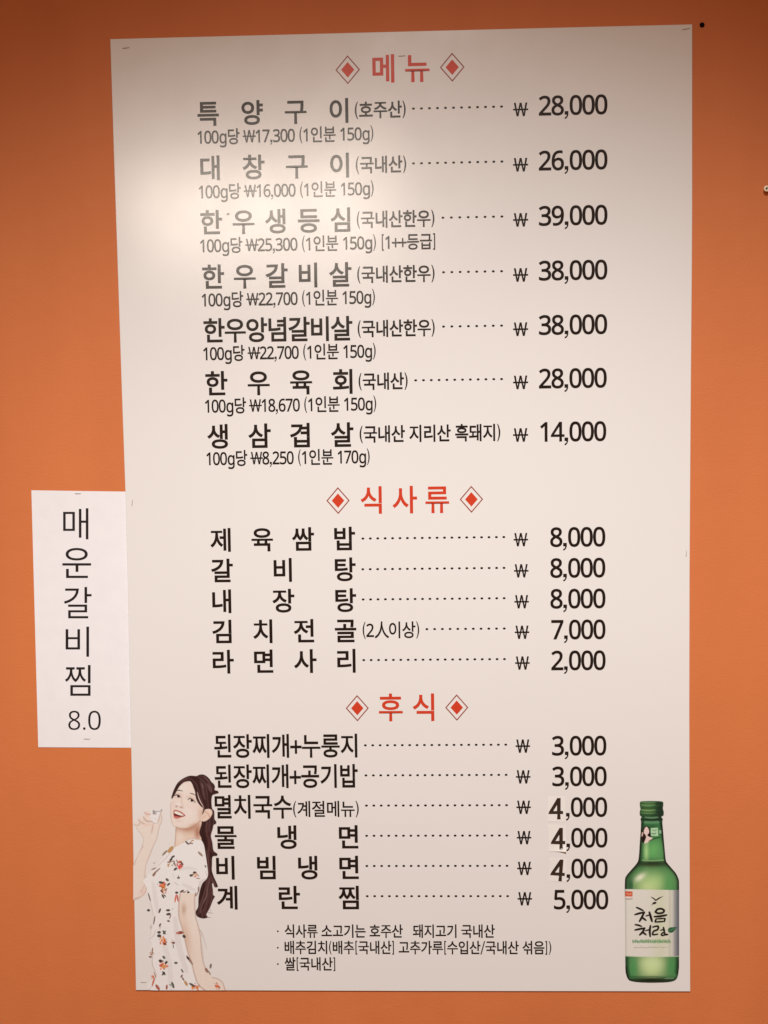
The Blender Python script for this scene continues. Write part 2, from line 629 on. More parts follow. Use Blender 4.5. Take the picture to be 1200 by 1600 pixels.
# ------------------------------------------------------------------ printed pictures: painted stroke by stroke, kept as print colour on a fine sheet
class Paint:
    def __init__(self, x0, y0, x1, y1, res):
        self.x0, self.y0, self.res = x0, y0, res
        self.w, self.h = int((x1 - x0) * res) + 1, int((y1 - y0) * res) + 1
        self.img = np.tile(PAPER, (self.h, self.w, 1)).astype(float)
        self.fr = (0, 0, 1)

    def frame(self, ox, oy, s):
        self.fr = (ox, oy, s)

    def pt(self, pts):
        ox, oy, s = self.fr
        p = np.array(pts, float)[:, :2] / s + (ox, oy)
        return (p - (self.x0, self.y0)) * self.res

    def k(self):
        return self.res / self.fr[2]

    @staticmethod
    def curve(p, closed, n=6):
        if len(p) < 3:
            return p
        m = len(p)
        out = []
        for i in range(m if closed else m - 1):
            if closed:
                a, b, c, d = p[(i - 1) % m], p[i], p[(i + 1) % m], p[(i + 2) % m]
            else:
                a, b, c, d = p[max(i - 1, 0)], p[i], p[i + 1], p[min(i + 2, m - 1)]
            for t in np.arange(n) / n:
                out.append(0.5 * (2 * b + (c - a) * t + (2 * a - 5 * b + 4 * c - d) * t * t + (3 * b - a - 3 * c + d) * t ** 3))
        if not closed:
            out.append(p[-1])
        return np.array(out)

    def _grid(self, lo, hi, pad):
        xa, ya = np.maximum(np.floor(lo - pad).astype(int), 0)
        xb, yb = np.ceil(hi + pad).astype(int) + 1
        xb, yb = min(xb, self.w), min(yb, self.h)
        if xa >= xb or ya >= yb:
            return None
        X, Y = np.meshgrid(np.arange(xa, xb), np.arange(ya, yb))
        return slice(ya, yb), slice(xa, xb), X.astype(float), Y.astype(float)

    def cover(self, pts, smooth=True, feather=1.0):
        """coverage of a closed shape over the whole sheet"""
        p = self.pt(pts)
        if smooth:
            p = self.curve(p, True)
        g = self._grid(p.min(0), p.max(0), feather + 2)
        A = np.zeros((self.h, self.w))
        if g is None:
            return A
        sy, sx, X, Y = g
        d2 = np.full(X.shape, 1e18)
        ins = np.zeros(X.shape, bool)
        for a, b in zip(p, np.roll(p, -1, 0)):
            ab = b - a
            t = np.clip(((X - a[0]) * ab[0] + (Y - a[1]) * ab[1]) / max(1e-9, ab @ ab), 0, 1)
            d2 = np.minimum(d2, (X - a[0] - t * ab[0]) ** 2 + (Y - a[1] - t * ab[1]) ** 2)
            if a[1] != b[1]:
                cr = (a[1] > Y) != (b[1] > Y)
                ins ^= cr & (X < a[0] + (Y - a[1]) * ab[0] / ab[1])
        d = np.sqrt(d2) * np.where(ins, -1, 1)
        A[sy, sx] = np.clip(0.5 - d / feather, 0, 1)
        return A

    def put(self, A, c, alpha=1.0):
        r, q = np.flatnonzero(A.any(1)), np.flatnonzero(A.any(0))
        if len(r) == 0:
            return
        sl = (slice(r[0], r[-1] + 1), slice(q[0], q[-1] + 1))
        B = (A[sl] * alpha)[..., None]
        self.img[sl] = self.img[sl] * (1 - B) + ink(c) * B

    def poly(self, pts, c, alpha=1.0, smooth=True, feather=1.2, clip=None):
        A = self.cover(pts, smooth, feather)
        if clip is not None:
            A = A * clip
        self.put(A, c, alpha)
        return A

    def stroke(self, pts, width, c, alpha=1.0, soft=1.0, taper=0.0, clip=None):
        p = self.curve(self.pt(pts), False)
        hw = width * self.k() / 2
        g = self._grid(p.min(0), p.max(0), hw + soft + 2)
        if g is None:
            return
        sy, sx, X, Y = g
        n = len(p) - 1
        best = np.full(X.shape, 1e9)
        for i in range(n):
            a, b = p[i], p[i + 1]
            ab = b - a
            t = np.clip(((X - a[0]) * ab[0] + (Y - a[1]) * ab[1]) / max(1e-9, ab @ ab), 0, 1)
            s = (i + t) / n
            ww = hw * (1 - taper * np.abs(2 * s - 1) ** 2)
            best = np.minimum(best, np.hypot(X - a[0] - t * ab[0], Y - a[1] - t * ab[1]) - ww)
        A = np.zeros((self.h, self.w))
        A[sy, sx] = np.clip(0.5 - best / soft, 0, 1)
        if clip is not None:
            A = A * clip
        self.put(A, c, alpha)

    def blob(self, u, v, ru, rv, c, alpha=1.0, rot=0.0, clip=None, hard=0.0):
        p = self.pt([(u, v)])[0]
        a, b = max(ru * self.k(), .4), max(rv * self.k(), .4)
        R = max(a, b) * 2.4
        g = self._grid(p - R, p + R, 1)
        if g is None:
            return
        sy, sx, X, Y = g
        cr, sr = math.cos(rot), math.sin(rot)
        dx, dy = X - p[0], Y - p[1]
        q = ((dx * cr + dy * sr) / a) ** 2 + ((-dx * sr + dy * cr) / b) ** 2
        G = np.exp(-q) if not hard else np.clip((1 - np.sqrt(q)) * min(a, b) + 0.5, 0, 1)
        A = np.zeros((self.h, self.w))
        A[sy, sx] = G
        if clip is not None:
            A = A * clip
        self.put(A, c, alpha)

    def sheet(self, name, parent, mat, label):
        """fine sheet on the panel carrying the colours; cells that stayed paper white are left away"""
        gx, gy = np.meshgrid(np.arange(self.w) / self.res + self.x0, np.arange(self.h) / self.res + self.y0)
        xz = wall_xz_arr(np.c_[gx.ravel(), gy.ravel()])
        used = (np.abs(self.img - PAPER).max(2) > 0.004)
        grain = rng.normal(0, 0.022, (self.h // 2 + 1, self.w // 2 + 1))
        grain = np.kron(grain, np.ones((2, 2)))[:self.h, :self.w]
        self.img = np.where(used[..., None], np.clip(self.img * (1 + grain[..., None]), 0.003, 0.9), self.img)
        cell = used[:-1, :-1] | used[1:, :-1] | used[:-1, 1:] | used[1:, 1:]
        j, i = np.nonzero(cell)
        a = j * self.w + i
        quads = np.c_[a, a + self.w, a + self.w + 1, a + 1]
        ids, inv = np.unique(quads.ravel(), return_inverse=True)
        quads = inv.reshape(-1, 4)
        co = np.c_[xz[ids, 0], np.full(len(ids), YI + 0.00005), xz[ids, 1]]
        me = bpy.data.meshes.new(name)
        me.vertices.add(len(co))
        me.vertices.foreach_set('co', co.ravel())
        me.loops.add(quads.size)
        me.loops.foreach_set('vertex_index', quads.ravel().astype(np.int32))
        me.polygons.add(len(quads))
        me.polygons.foreach_set('loop_start', np.arange(0, quads.size, 4, dtype=np.int32))
        me.update(calc_edges=True)
        ca = me.color_attributes.new('print', 'FLOAT_COLOR', 'POINT')
        rgba = np.c_[self.img.reshape(-1, 3)[ids], np.ones(len(ids))]
        ca.data.foreach_set('color', rgba.ravel())
        me.materials.append(mat)
        o = bpy.data.objects.new(name, me)
        COL.objects.link(o)
        o.parent = parent
        o.matrix_parent_inverse = Matrix.Translation(-parent.location)
        o['label'] = label
        return o


def paint_woman():
    P = Paint(209, 1204, 366, 1546, 2.0)
    FA, FB, FF, FH, FD = (190, 1180, 6.667), (190, 1370, 6.667), (260, 1200, 14.118), (205, 1250, 17.143), (205, 1320, 8.571)
    skin, skin2, line = (233, 213, 197), (214, 176, 150), (176, 138, 116)
    hair, hair_d, hair_l = (56, 32, 32), (32, 17, 19), (108, 78, 77)

    def tr(fr, pts, to):
        P.frame(*fr)
        return [((u / fr[2] + fr[0] - to[0]) * to[2], (w / fr[2] + fr[1] - to[1]) * to[2]) for u, w in pts]

    # long hair behind
    H = tr(FF, [(125, 670), (140, 560), (190, 430), (260, 310), (370, 220), (500, 162), (600, 158), (670, 164), (730, 137), (800, 128), (870, 150), (950, 215), (1000, 290),
                (1055, 340), (1080, 400), (1075, 470), (1140, 492), (1160, 540), (1095, 562), (1030, 585), (1008, 650), (1005, 770), (1020, 880), (1060, 930), (1068, 1010),
                (1072, 1110), (1108, 1170), (1100, 1218), (1052, 1245), (1032, 1330)], FA)
    H += [(948, 780), (935, 835), (950, 905), (962, 985), (1000, 1018), (996, 1042), (952, 1052), (946, 1130), (946, 1200), (968, 1265)]
    H += tr(FD, [(1112, 420), (1150, 500), (1165, 552), (1122, 558), (1100, 505), (1090, 525), (1100, 600), (1104, 660), (1126, 682), (1098, 735), (1062, 830), (1034, 880),
                 (1012, 925), (1030, 962), (960, 976), (885, 945), (868, 885), (900, 820), (906, 700), (930, 580), (962, 500), (1015, 445), (1034, 380), (1020, 250),
                 (995, 90), (970, 0)], FA)
    H += [(832, 872), (800, 820), (790, 700)] + tr(FF, [(400, 900), (250, 760)], FA)
    P.frame(*FA)
    Hc = P.poly(H, hair)
    # strands
    P.frame(*FF)
    for pts, wd, c, al in (([(760, 250), (800, 400), (830, 560), (860, 680)], 60, hair_l, .55), ([(900, 330), (960, 430), (1000, 520)], 60, (122, 90, 92), .55),
                           ([(800, 330), (820, 420)], 40, (130, 98, 96), .5), ([(600, 200), (700, 330), (740, 520), (800, 740)], 24, hair_d, .6),
                           ([(700, 200), (800, 300), (880, 480), (930, 700)], 22, hair_d, .55), ([(330, 290), (430, 235), (540, 215)], 26, (98, 66, 62), .5),
                           ([(880, 600), (920, 720), (900, 860)], 70, (48, 26, 27), .7), ([(760, 160), (860, 200), (950, 290)], 26, (104, 74, 72), .5)):
        P.stroke(pts, wd, c, al, soft=4, taper=.6, clip=Hc)
    P.frame(*FA)
    for pts, wd, c, al in (([(900, 690), (890, 800), (915, 900), (905, 1050), (915, 1200)], 22, (104, 66, 62), .5), ([(860, 720), (860, 830), (890, 950)], 18, hair_d, .6),
                           ([(930, 720), (925, 850), (940, 980)], 14, (92, 56, 54), .6), ([(900, 1100), (915, 1230), (900, 1330)], 20, (90, 54, 52), .6),
                           ([(930, 1240), (960, 1320), (985, 1370)], 16, (120, 84, 76), .5)):
        P.stroke(pts, wd, c, al, soft=3, taper=.5, clip=Hc)
    P.frame(*FD)
    for pts, wd, c, al in (([(1060, 440), (1030, 560), (1010, 680), (950, 800), (930, 900)], 22, (134, 98, 92), .65), ([(1000, 500), (960, 640), (940, 780), (900, 900)], 26, hair_d, .6),
                           ([(1080, 560), (1070, 680), (1020, 800), (990, 930)], 26, (96, 58, 54), .6), ([(1090, 640), (1050, 760), (1010, 850)], 14, (52, 28, 28), .7),
                           ([(980, 840), (950, 900), (960, 960)], 12, (110, 74, 68), .6), ([(1040, 30), (1060, 70), (1130, 100)], 16, (96, 60, 56), .6)):
        P.stroke(pts, wd, c, al, soft=3, taper=.5, clip=Hc)
    P.stroke([(1020, 890), (1060, 900), (1100, 908)], 8, (110, 78, 72), .7, taper=.8)
    P.stroke([(1000, 945), (1040, 962), (1070, 960)], 8, (90, 58, 55), .7, taper=.8)
    P.stroke([(1045, 840), (1070, 870), (1080, 880)], 7, (130, 98, 92), .6, taper=.8)

    q = random.Random(21)
    for path in ([(560, 200), (680, 330), (760, 560), (840, 800)], [(700, 170), (840, 300), (900, 560), (930, 860)], [(820, 150), (940, 300), (1000, 480)], [(300, 320), (400, 240), (560, 200)],
                 [(980, 900), (1000, 1150), (960, 1400)], [(930, 950), (900, 1200), (880, 1400)]):
        P.frame(*FF)
        for _ in range(9):
            dx, dy = q.uniform(-60, 60), q.uniform(-30, 30)
            P.stroke([(a + dx + q.uniform(-8, 8), b + dy) for a, b in path], q.uniform(5, 11), q.choice([hair_l, hair_d, (92, 60, 58), (126, 92, 88)]), q.uniform(.25, .5), soft=1.6, taper=.6, clip=Hc)
    P.frame(*FD)
    for path in ([(1060, 440), (1020, 620), (960, 800), (930, 940)], [(1090, 470), (1070, 640), (1020, 820), (980, 950)], [(1020, 60), (1050, 200), (1060, 380)]):
        for _ in range(8):
            dx = q.uniform(-50, 50)
            P.stroke([(a + dx + q.uniform(-8, 8), b) for a, b in path], q.uniform(4, 9), q.choice([hair_l, hair_d, (100, 66, 62), (140, 104, 98)]), q.uniform(.25, .5), soft=1.6, taper=.6, clip=Hc)

    # dress cloth
    dress = tr(FD, [(600, -10), (480, 95), (350, 270), (205, 425), (165, 460), (205, 545), (235, 650), (285, 800), (320, 940)], FA)
    dress += tr(FB, [(330, 480), (302, 640), (318, 770), (332, 900), (362, 1000), (300, 1166), (870, 1180), (800, 1080), (760, 960), (700, 760), (640, 520), (605, 380), (600, 280), (612, 170),
                     (690, 165), (770, 172), (800, 120)], FA)
    dress += tr(FD, [(880, 600), (920, 520), (965, 470), (1012, 430), (1032, 380), (1020, 250), (1000, 120)], FA)
    dress += [(862, 932), (832, 878), (790, 862), (720, 868), (640, 905), (575, 945)]
    P.frame(*FA)
    Dc = P.poly(dress, (236, 227, 218))
    gf = (190, 176, 166)
    P.frame(*FD)
    for pts, wd, al in (([(600, 0), (520, 110), (430, 210), (300, 330)], 10, .75), ([(560, 370), (580, 440)], 9, .5), ([(580, 490), (640, 535)], 14, .7), ([(915, 520), (950, 470), (1000, 450)], 10, .7),
                        ([(900, 480), (930, 500), (890, 580)], 9, .6), ([(165, 455), (200, 420), (215, 405)], 12, .8), ([(235, 630), (275, 800), (300, 930)], 9, .6), ([(1000, 340), (1018, 400)], 9, .7),
                        ([(650, 330), (760, 300), (880, 320)], 40, .22), ([(700, 520), (780, 560), (860, 600)], 50, .25), ([(300, 500), (330, 700), (360, 900)], 60, .22)):
        P.stroke(pts, wd, gf, al, soft=2.2, taper=.5)
    P.frame(*FB)
    for pts, wd, al in (([(360, 540), (340, 600), (310, 630)], 8, .8), ([(320, 700), (300, 640), (330, 500)], 6, .5), ([(330, 800), (325, 900), (370, 1010)], 9, .8),
                        ([(560, 420), (600, 700), (680, 980)], 60, .25), ([(450, 700), (500, 900), (520, 1160)], 60, .2), ([(370, 1010), (345, 1080), (300, 1160)], 8, .6)):
        P.stroke(pts, wd, gf, al, soft=2.2, taper=.4)
    for pts, wd, al in (([(815, 540), (850, 600), (890, 745)], 9, .8), ([(838, 650), (858, 860)], 8, .6), ([(815, 540), (840, 570), (835, 610)], 7, .7)):
        P.stroke(pts, wd, (196, 182, 172), al, soft=2, taper=.4)

    # neck, ear, face
    P.frame(*FA)
    Nc = P.poly([(572, 735), (566, 850), (556, 948), (640, 906), (720, 868), (832, 872), (812, 800), (838, 690), (800, 630), (650, 700)], (228, 200, 178))
    P.blob(690, 745, 130, 55, (186, 130, 102), .95, clip=Nc)
    P.blob(795, 800, 32, 80, (176, 116, 90), .9, clip=Nc)
    P.blob(610, 850, 40, 60, (236, 214, 196), .8, clip=Nc)
    P.stroke([(572, 740), (566, 850), (558, 945)], 9, line, .7, soft=2)
    P.stroke([(640, 906), (720, 868), (800, 862)], 7, (205, 185, 172), .8, soft=2)
    P.frame(*FF)
    Ec = P.poly([(865, 905), (950, 888), (1010, 920), (1020, 990), (980, 1070), (900, 1140), (820, 1165), (765, 1130), (760, 1080), (800, 1010), (835, 960)], (232, 202, 180))
    P.stroke([(870, 950), (930, 1000), (955, 1060)], 24, (196, 148, 124), .8, soft=4, clip=Ec)
    P.stroke([(870, 1030), (830, 1080), (800, 1100)], 22, (212, 168, 144), .7, soft=5, clip=Ec)
    P.stroke([(1015, 940), (1015, 1000), (975, 1070)], 12, (205, 160, 138), .6, soft=3, clip=Ec)
    face = [(125, 670), (108, 770), (100, 880), (106, 1000), (118, 1120), (150, 1235), (230, 1288), (320, 1318), (430, 1322), (560, 1288), (680, 1218), (758, 1140), (795, 1010), (822, 870),
            (765, 830), (690, 715), (650, 540), (605, 400), (545, 292), (490, 280), (400, 302), (320, 370), (255, 465), (205, 560), (155, 640)]
    Fc = P.poly(face, skin)
    P.blob(330, 420, 150, 110, (238, 222, 208), .7, clip=Fc)
    P.blob(520, 980, 170, 150, (236, 220, 208), .6, clip=Fc)
    P.blob(760, 1010, 70, 190, skin2, .7, clip=Fc)
    P.blob(620, 1260, 200, 55, (202, 156, 128), .9, rot=-.4, clip=Fc)
    P.blob(330, 1325, 200, 35, (220, 186, 164), .8, clip=Fc)
    P.blob(600, 850, 110, 60, (236, 202, 190), .45, clip=Fc)
    P.blob(160, 800, 50, 110, (228, 200, 188), .55, clip=Fc)
    P.stroke([(112, 740), (100, 880), (106, 1000), (118, 1120), (152, 1238), (232, 1290)], 12, (192, 158, 140), .75, soft=3.6)
    P.stroke([(232, 1290), (320, 1320), (430, 1324), (560, 1290), (680, 1220), (758, 1142)], 13, (170, 122, 98), .85, soft=3)
    P.stroke([(310, 360), (400, 300), (500, 282)], 22, (190, 150, 132), .5, soft=6, clip=Fc)
    # hair falling over the temple
    P.stroke([(600, 380), (650, 500), (672, 640), (725, 760), (805, 850)], 30, hair, 1, soft=1.6, taper=.5)
    P.stroke([(690, 520), (722, 640), (770, 750), (832, 850)], 20, (224, 194, 178), .95, soft=1.6, taper=.7)
    P.stroke([(835, 850), (825, 930), (800, 1005)], 40, (120, 80, 70), .65, soft=5, taper=.6)
    P.stroke([(135, 660), (150, 610), (205, 520)], 26, hair, .9, soft=2, taper=.4)
    # brows, eyes
    P.stroke([(232, 492), (290, 478), (372, 496)], 24, (78, 52, 48), .95, soft=2.4, taper=.75)
    P.stroke([(525, 543), (585, 556), (655, 592)], 21, (78, 52, 48), .95, soft=2.2, taper=.7)
    P.blob(255, 585, 85, 38, (196, 152, 134), .75, clip=Fc)
    P.blob(560, 665, 95, 38, (198, 154, 136), .75, rot=.4, clip=Fc)
    P.blob(238, 612, 30, 15, (244, 232, 224), .95)
    P.blob(530, 694, 30, 15, (244, 232, 224), .95, rot=.4)
    P.blob(276, 612, 30, 28, (34, 18, 18), 1, hard=1)
    P.blob(573, 702, 31, 28, (34, 18, 18), 1, hard=1)
    P.stroke([(182, 602), (228, 582), (280, 590), (330, 640)], 20, (38, 20, 20), 1, soft=1.6, taper=.6)
    P.stroke([(478, 690), (525, 662), (590, 690), (652, 752)], 21, (38, 20, 20), 1, soft=1.6, taper=.6)
    P.stroke([(215, 640), (260, 645), (310, 640)], 8, (190, 145, 130), .6, soft=3)
    P.stroke([(510, 722), (560, 745), (620, 752)], 8, (190, 145, 130), .6, soft=3)
    # nose
    P.blob(236, 832, 28, 22, (150, 104, 84), .85)
    P.blob(335, 852, 36, 18, (164, 118, 98), .85, rot=.3)
    P.stroke([(350, 640), (340, 720), (355, 800)], 24, (214, 180, 160), .7, soft=6)
    P.blob(275, 790, 40, 40, (243, 228, 216), .7)
    P.stroke([(370, 810), (388, 850), (360, 880)], 12, (212, 176, 158), .7, soft=4)
    # mouth
    lips = [(168, 930), (200, 914), (262, 926), (345, 962), (424, 1030), (400, 1056), (330, 1076), (262, 1102), (205, 1100), (170, 1060), (164, 990)]
    P.poly(lips, (196, 104, 92))
    P.poly([(180, 980), (240, 1000), (330, 1035), (412, 1034), (330, 1058), (225, 1052), (180, 1024)], (108, 38, 36))
    P.poly([(186, 952), (225, 940), (300, 966), (390, 1028), (330, 1034), (250, 1010), (196, 985)], (242, 226, 208))
    P.stroke([(168, 932), (205, 914), (262, 926), (345, 962), (424, 1032)], 10, (150, 84, 74), .8, soft=2.4)
    P.blob(235, 1072, 45, 16, (214, 130, 120), .8)
    P.blob(280, 1150, 60, 20, (218, 188, 170), .7)

    # raised arm and hand
    arm = tr(FH, [(335, 1060), (330, 1015), (290, 920), (200, 815), (140, 715), (92, 645), (85, 585), (120, 555), (180, 560), (212, 560), (190, 480), (205, 425), (260, 440), (320, 465), (326, 405),
                  (368, 345), (378, 292), (450, 268), (522, 290), (532, 380), (512, 465), (562, 545), (620, 602), (685, 605), (722, 580), (752, 440), (795, 330), (838, 300), (842, 420),
                  (832, 580), (792, 660), (752, 800), (722, 950), (692, 1050), (622, 1200), (550, 1371)], FA)
    arm += tr(FD, [(265, 120), (212, 250), (196, 370), (190, 420), (165, 462), (186, 512), (212, 562), (200, 632), (150, 682), (40, 724), (30, 500), (42, 260), (90, 140), (140, 30)], FA)
    P.frame(*FA)
    Ac = P.poly(arm, (232, 213, 198))
    P.frame(*FD)
    P.stroke([(330, 0), (265, 120), (214, 250), (197, 370), (190, 420)], 18, (184, 140, 120), .7, soft=5, clip=Ac)
    P.stroke([(165, 5), (90, 140), (50, 255)], 10, (190, 160, 144), .9, soft=2.5, clip=Ac)
    P.stroke([(50, 718), (150, 682), (200, 632), (212, 562)], 16, (176, 128, 108), .72, soft=5, clip=Ac)
    P.stroke([(185, 530), (165, 580), (138, 612)], 16, (206, 164, 146), .7, soft=4, clip=Ac)
    P.blob(170, 630, 60, 40, (226, 188, 170), .6, clip=Ac)
    P.frame(*FH)
    P.stroke([(842, 420), (832, 580), (792, 660), (752, 800), (722, 950), (692, 1050), (622, 1200), (550, 1371)], 28, (168, 130, 112), .72, soft=5, clip=Ac)
    P.stroke([(140, 715), (200, 815), (290, 920), (335, 1040), (310, 1200)], 20, (190, 158, 140), .72, soft=5, clip=Ac)
    P.poly([(545, 285), (600, 262), (835, 250), (772, 430), (732, 560), (662, 612), (602, 562), (542, 455)], (233, 225, 219))
    P.poly([(585, 258), (655, 262), (655, 372), (590, 366)], (132, 122, 116), .85, smooth=False, feather=2)
    P.stroke([(622, 265), (622, 360)], 12, (190, 180, 174), .7, soft=1.5)
    P.stroke([(675, 365), (685, 290), (790, 282), (832, 232)], 22, (138, 126, 118), .85, soft=2)
    P.stroke([(832, 240), (772, 430), (732, 580)], 22, (176, 144, 128), .8, soft=3)
    P.stroke([(560, 545), (622, 606), (690, 606)], 20, (186, 152, 136), .7, soft=3)
    P.stroke([(652, 480), (700, 510), (730, 540)], 22, (222, 186, 172), .6, soft=4)
    P.stroke([(340, 440), (390, 510), (440, 550), (540, 560)], 26, (172, 126, 106), .85, soft=4, taper=.3)
    P.stroke([(376, 310), (430, 365), (515, 365)], 32, (200, 142, 132), .85, soft=5, taper=.3)
    P.blob(450, 420, 45, 30, (238, 206, 188), .9)
    P.stroke([(205, 510), (260, 560), (310, 600), (370, 620)], 24, (178, 132, 112), .8, soft=4, taper=.3)
    P.stroke([(310, 520), (380, 585)], 30, (242, 206, 186), .9, soft=4)
    P.stroke([(92, 640), (190, 662), (236, 622), (230, 580)], 18, (180, 144, 124), .85, soft=3, taper=.3)
    P.stroke([(596, 640), (578, 760), (555, 870)], 34, (196, 156, 140), .75, soft=5, taper=.5)
    P.blob(440, 650, 130, 36, (232, 190, 168), .6, clip=Ac)

    # hanging arm
    P.frame(*FB)
    Rc = P.poly([(612, 168), (690, 164), (768, 172), (764, 262), (774, 400), (800, 500), (824, 600), (836, 760), (860, 900), (900, 980), (950, 1040), (1010, 1056), (1058, 1098), (1085, 1190), (870, 1190),
                 (800, 1108), (762, 1000), (732, 880), (690, 760), (640, 540), (604, 420), (600, 300)], (233, 212, 195))
    P.blob(652, 330, 24, 60, (196, 160, 134), .85, clip=Rc)
    P.blob(680, 620, 40, 190, (214, 176, 150), .7, rot=-.2, clip=Rc)
    P.blob(770, 450, 30, 130, (240, 222, 208), .6, clip=Rc)
    P.stroke([(612, 172), (600, 300), (604, 420), (640, 540), (690, 760), (732, 880), (762, 1000), (800, 1108), (870, 1170)], 12, (176, 136, 112), .7, soft=3.6)
    P.stroke([(768, 172), (764, 262), (774, 400), (800, 500), (824, 600), (836, 760), (860, 900), (900, 980)], 10, (176, 138, 118), .7, soft=3)
    P.stroke([(950, 1040), (1010, 1056), (1058, 1098), (1082, 1180)], 10, (176, 138, 118), .7, soft=3)

    # flowers on the dress
    rd, orr, oc, dk, gn, br = (212, 92, 70), (216, 128, 76), (190, 140, 86), (52, 44, 42), (78, 78, 62), (150, 108, 88)

    def petals(fr, u, v, r, c, n, seed):
        q = random.Random(seed)
        P.frame(*fr)
        for _ in range(int(n * 2.4)):
            a, d = q.uniform(0, 6.28), r * q.uniform(.1, .95)
            cc = tuple(min(250, int(x + q.uniform(-34, 30))) for x in c)
            P.blob(u + d * math.cos(a), v + d * math.sin(a) * 1.1, r * q.uniform(.16, .36), r * q.uniform(.12, .24), cc, .95, rot=q.uniform(0, 3), hard=1)
        for _ in range(5):
            a, d = q.uniform(0, 6.28), r * q.uniform(.6, 1.15)
            P.blob(u + d * math.cos(a), v + d * math.sin(a) * 1.1, r * .14, r * .10, (84, 58, 48), .85, rot=q.uniform(0, 3), hard=1)

    def leaf(fr, u, v, L, wd, ang, c, al=.95):
        P.frame(*fr)
        a = math.radians(ang)
        P.stroke([(u - L / 2 * math.cos(a), v - L / 2 * math.sin(a)), (u, v), (u + L / 2 * math.cos(a), v + L / 2 * math.sin(a))], wd * 1.2, c, al, soft=1.2, taper=.6)

    petals(FA, 605, 1130, 42, rd, 9, 1); petals(FA, 522, 1108, 34, br, 6, 2)
    for q in ((FA, 540, 1050, 34, 18, -30, dk), (FA, 565, 1178, 34, 20, -40, dk), (FA, 520, 1078, 30, 20, -50, dk), (FA, 585, 1100, 40, 12, 60, br), (FA, 632, 1118, 40, 14, 70, gn), (FA, 560, 1130, 44, 12, 70, br),
              (FA, 490, 1140, 30, 14, 80, oc), (FA, 515, 975, 70, 34, -50, oc), (FA, 455, 1010, 70, 18, -45, (140, 118, 104)), (FA, 825, 1022, 60, 20, 45, (150, 124, 104)), (FA, 685, 905, 40, 16, 50, gn),
              (FA, 712, 912, 36, 14, -40, br), (FA, 740, 885, 34, 12, -20, oc), (FA, 735, 912, 24, 10, 10, dk), (FA, 365, 1205, 110, 14, -42, (150, 118, 104)), (FA, 345, 1232, 46, 20, -60, br),
              (FA, 340, 1175, 50, 14, -20, (160, 136, 122)), (FA, 345, 1115, 24, 10, -20, (190, 170, 158)), (FA, 597, 1270, 26, 16, 0, gn), (FA, 598, 1255, 24, 6, 80, dk), (FA, 765, 1215, 24, 22, 0, dk), (FA, 728, 1245, 22, 22, 0, dk),
              (FA, 745, 1235, 40, 12, -30, gn), (FA, 878, 1150, 24, 12, 60, gn)):
        leaf(*q)
    petals(FA, 772, 1244, 26, orr, 6, 3)
    for q in ((FA, 800, 1275, 40, 9, 10, br), (FA, 800, 1245, 30, 8, 50, br)):
        leaf(*q)
    petals(FD, 420, 535, 55, orr, 12, 4); petals(FD, 448, 600, 40, orr, 8, 5)
    for q in ((FD, 405, 495, 52, 28, 10, dk), (FD, 488, 458, 36, 28, 40, gn), (FD, 505, 520, 44, 22, -40, dk), (FD, 432, 680, 56, 20, 60, dk), (FD, 455, 670, 40, 14, 40, gn), (FD, 415, 612, 36, 22, 40, (110, 60, 44)), (FD, 470, 590, 40, 16, -60, br),
              (FD, 600, 705, 110, 18, 100, rd), (FD, 628, 705, 90, 18, 82, (190, 80, 70)), (FD, 615, 630, 30, 26, 0, dk), (FD, 685, 612, 50, 24, -30, (92, 60, 52)), (FD, 720, 622, 40, 14, -15, br), (FD, 770, 625, 22, 24, 0, dk), (FD, 755, 600, 24, 8, -50, br),
              (FD, 908, 585, 70, 16, 95, (130, 100, 88)), (FD, 885, 650, 70, 12, -60, (150, 120, 106)), (FD, 868, 650, 60, 10, 95, (160, 130, 116)), (FD, 250, 690, 110, 14, 74, (96, 84, 76)), (FD, 238, 866, 26, 28, 0, dk), (FD, 388, 872, 60, 22, -70, dk),
              (FD, 500, 866, 44, 26, 0, dk), (FD, 505, 918, 50, 28, -10, dk), (FD, 528, 950, 60, 14, -70, br), (FD, 505, 1010, 26, 22, 20, (110, 74, 62)), (FD, 560, 850, 34, 8, -60, (190, 170, 158))):
        leaf(*q)
    petals(FB, 430, 655, 42, orr, 10, 6); petals(FB, 440, 915, 50, orr, 10, 7); petals(FB, 770, 1145, 44, orr, 8, 8); petals(FB, 1000, 1130, 34, (214, 100, 66), 7, 9); petals(FB, 335, 1030, 28, (214, 120, 80), 5, 10)
    petals(FB, 540, 672, 20, (190, 92, 76), 5, 12); petals(FB, 318, 790, 22, (190, 110, 90), 5, 13)
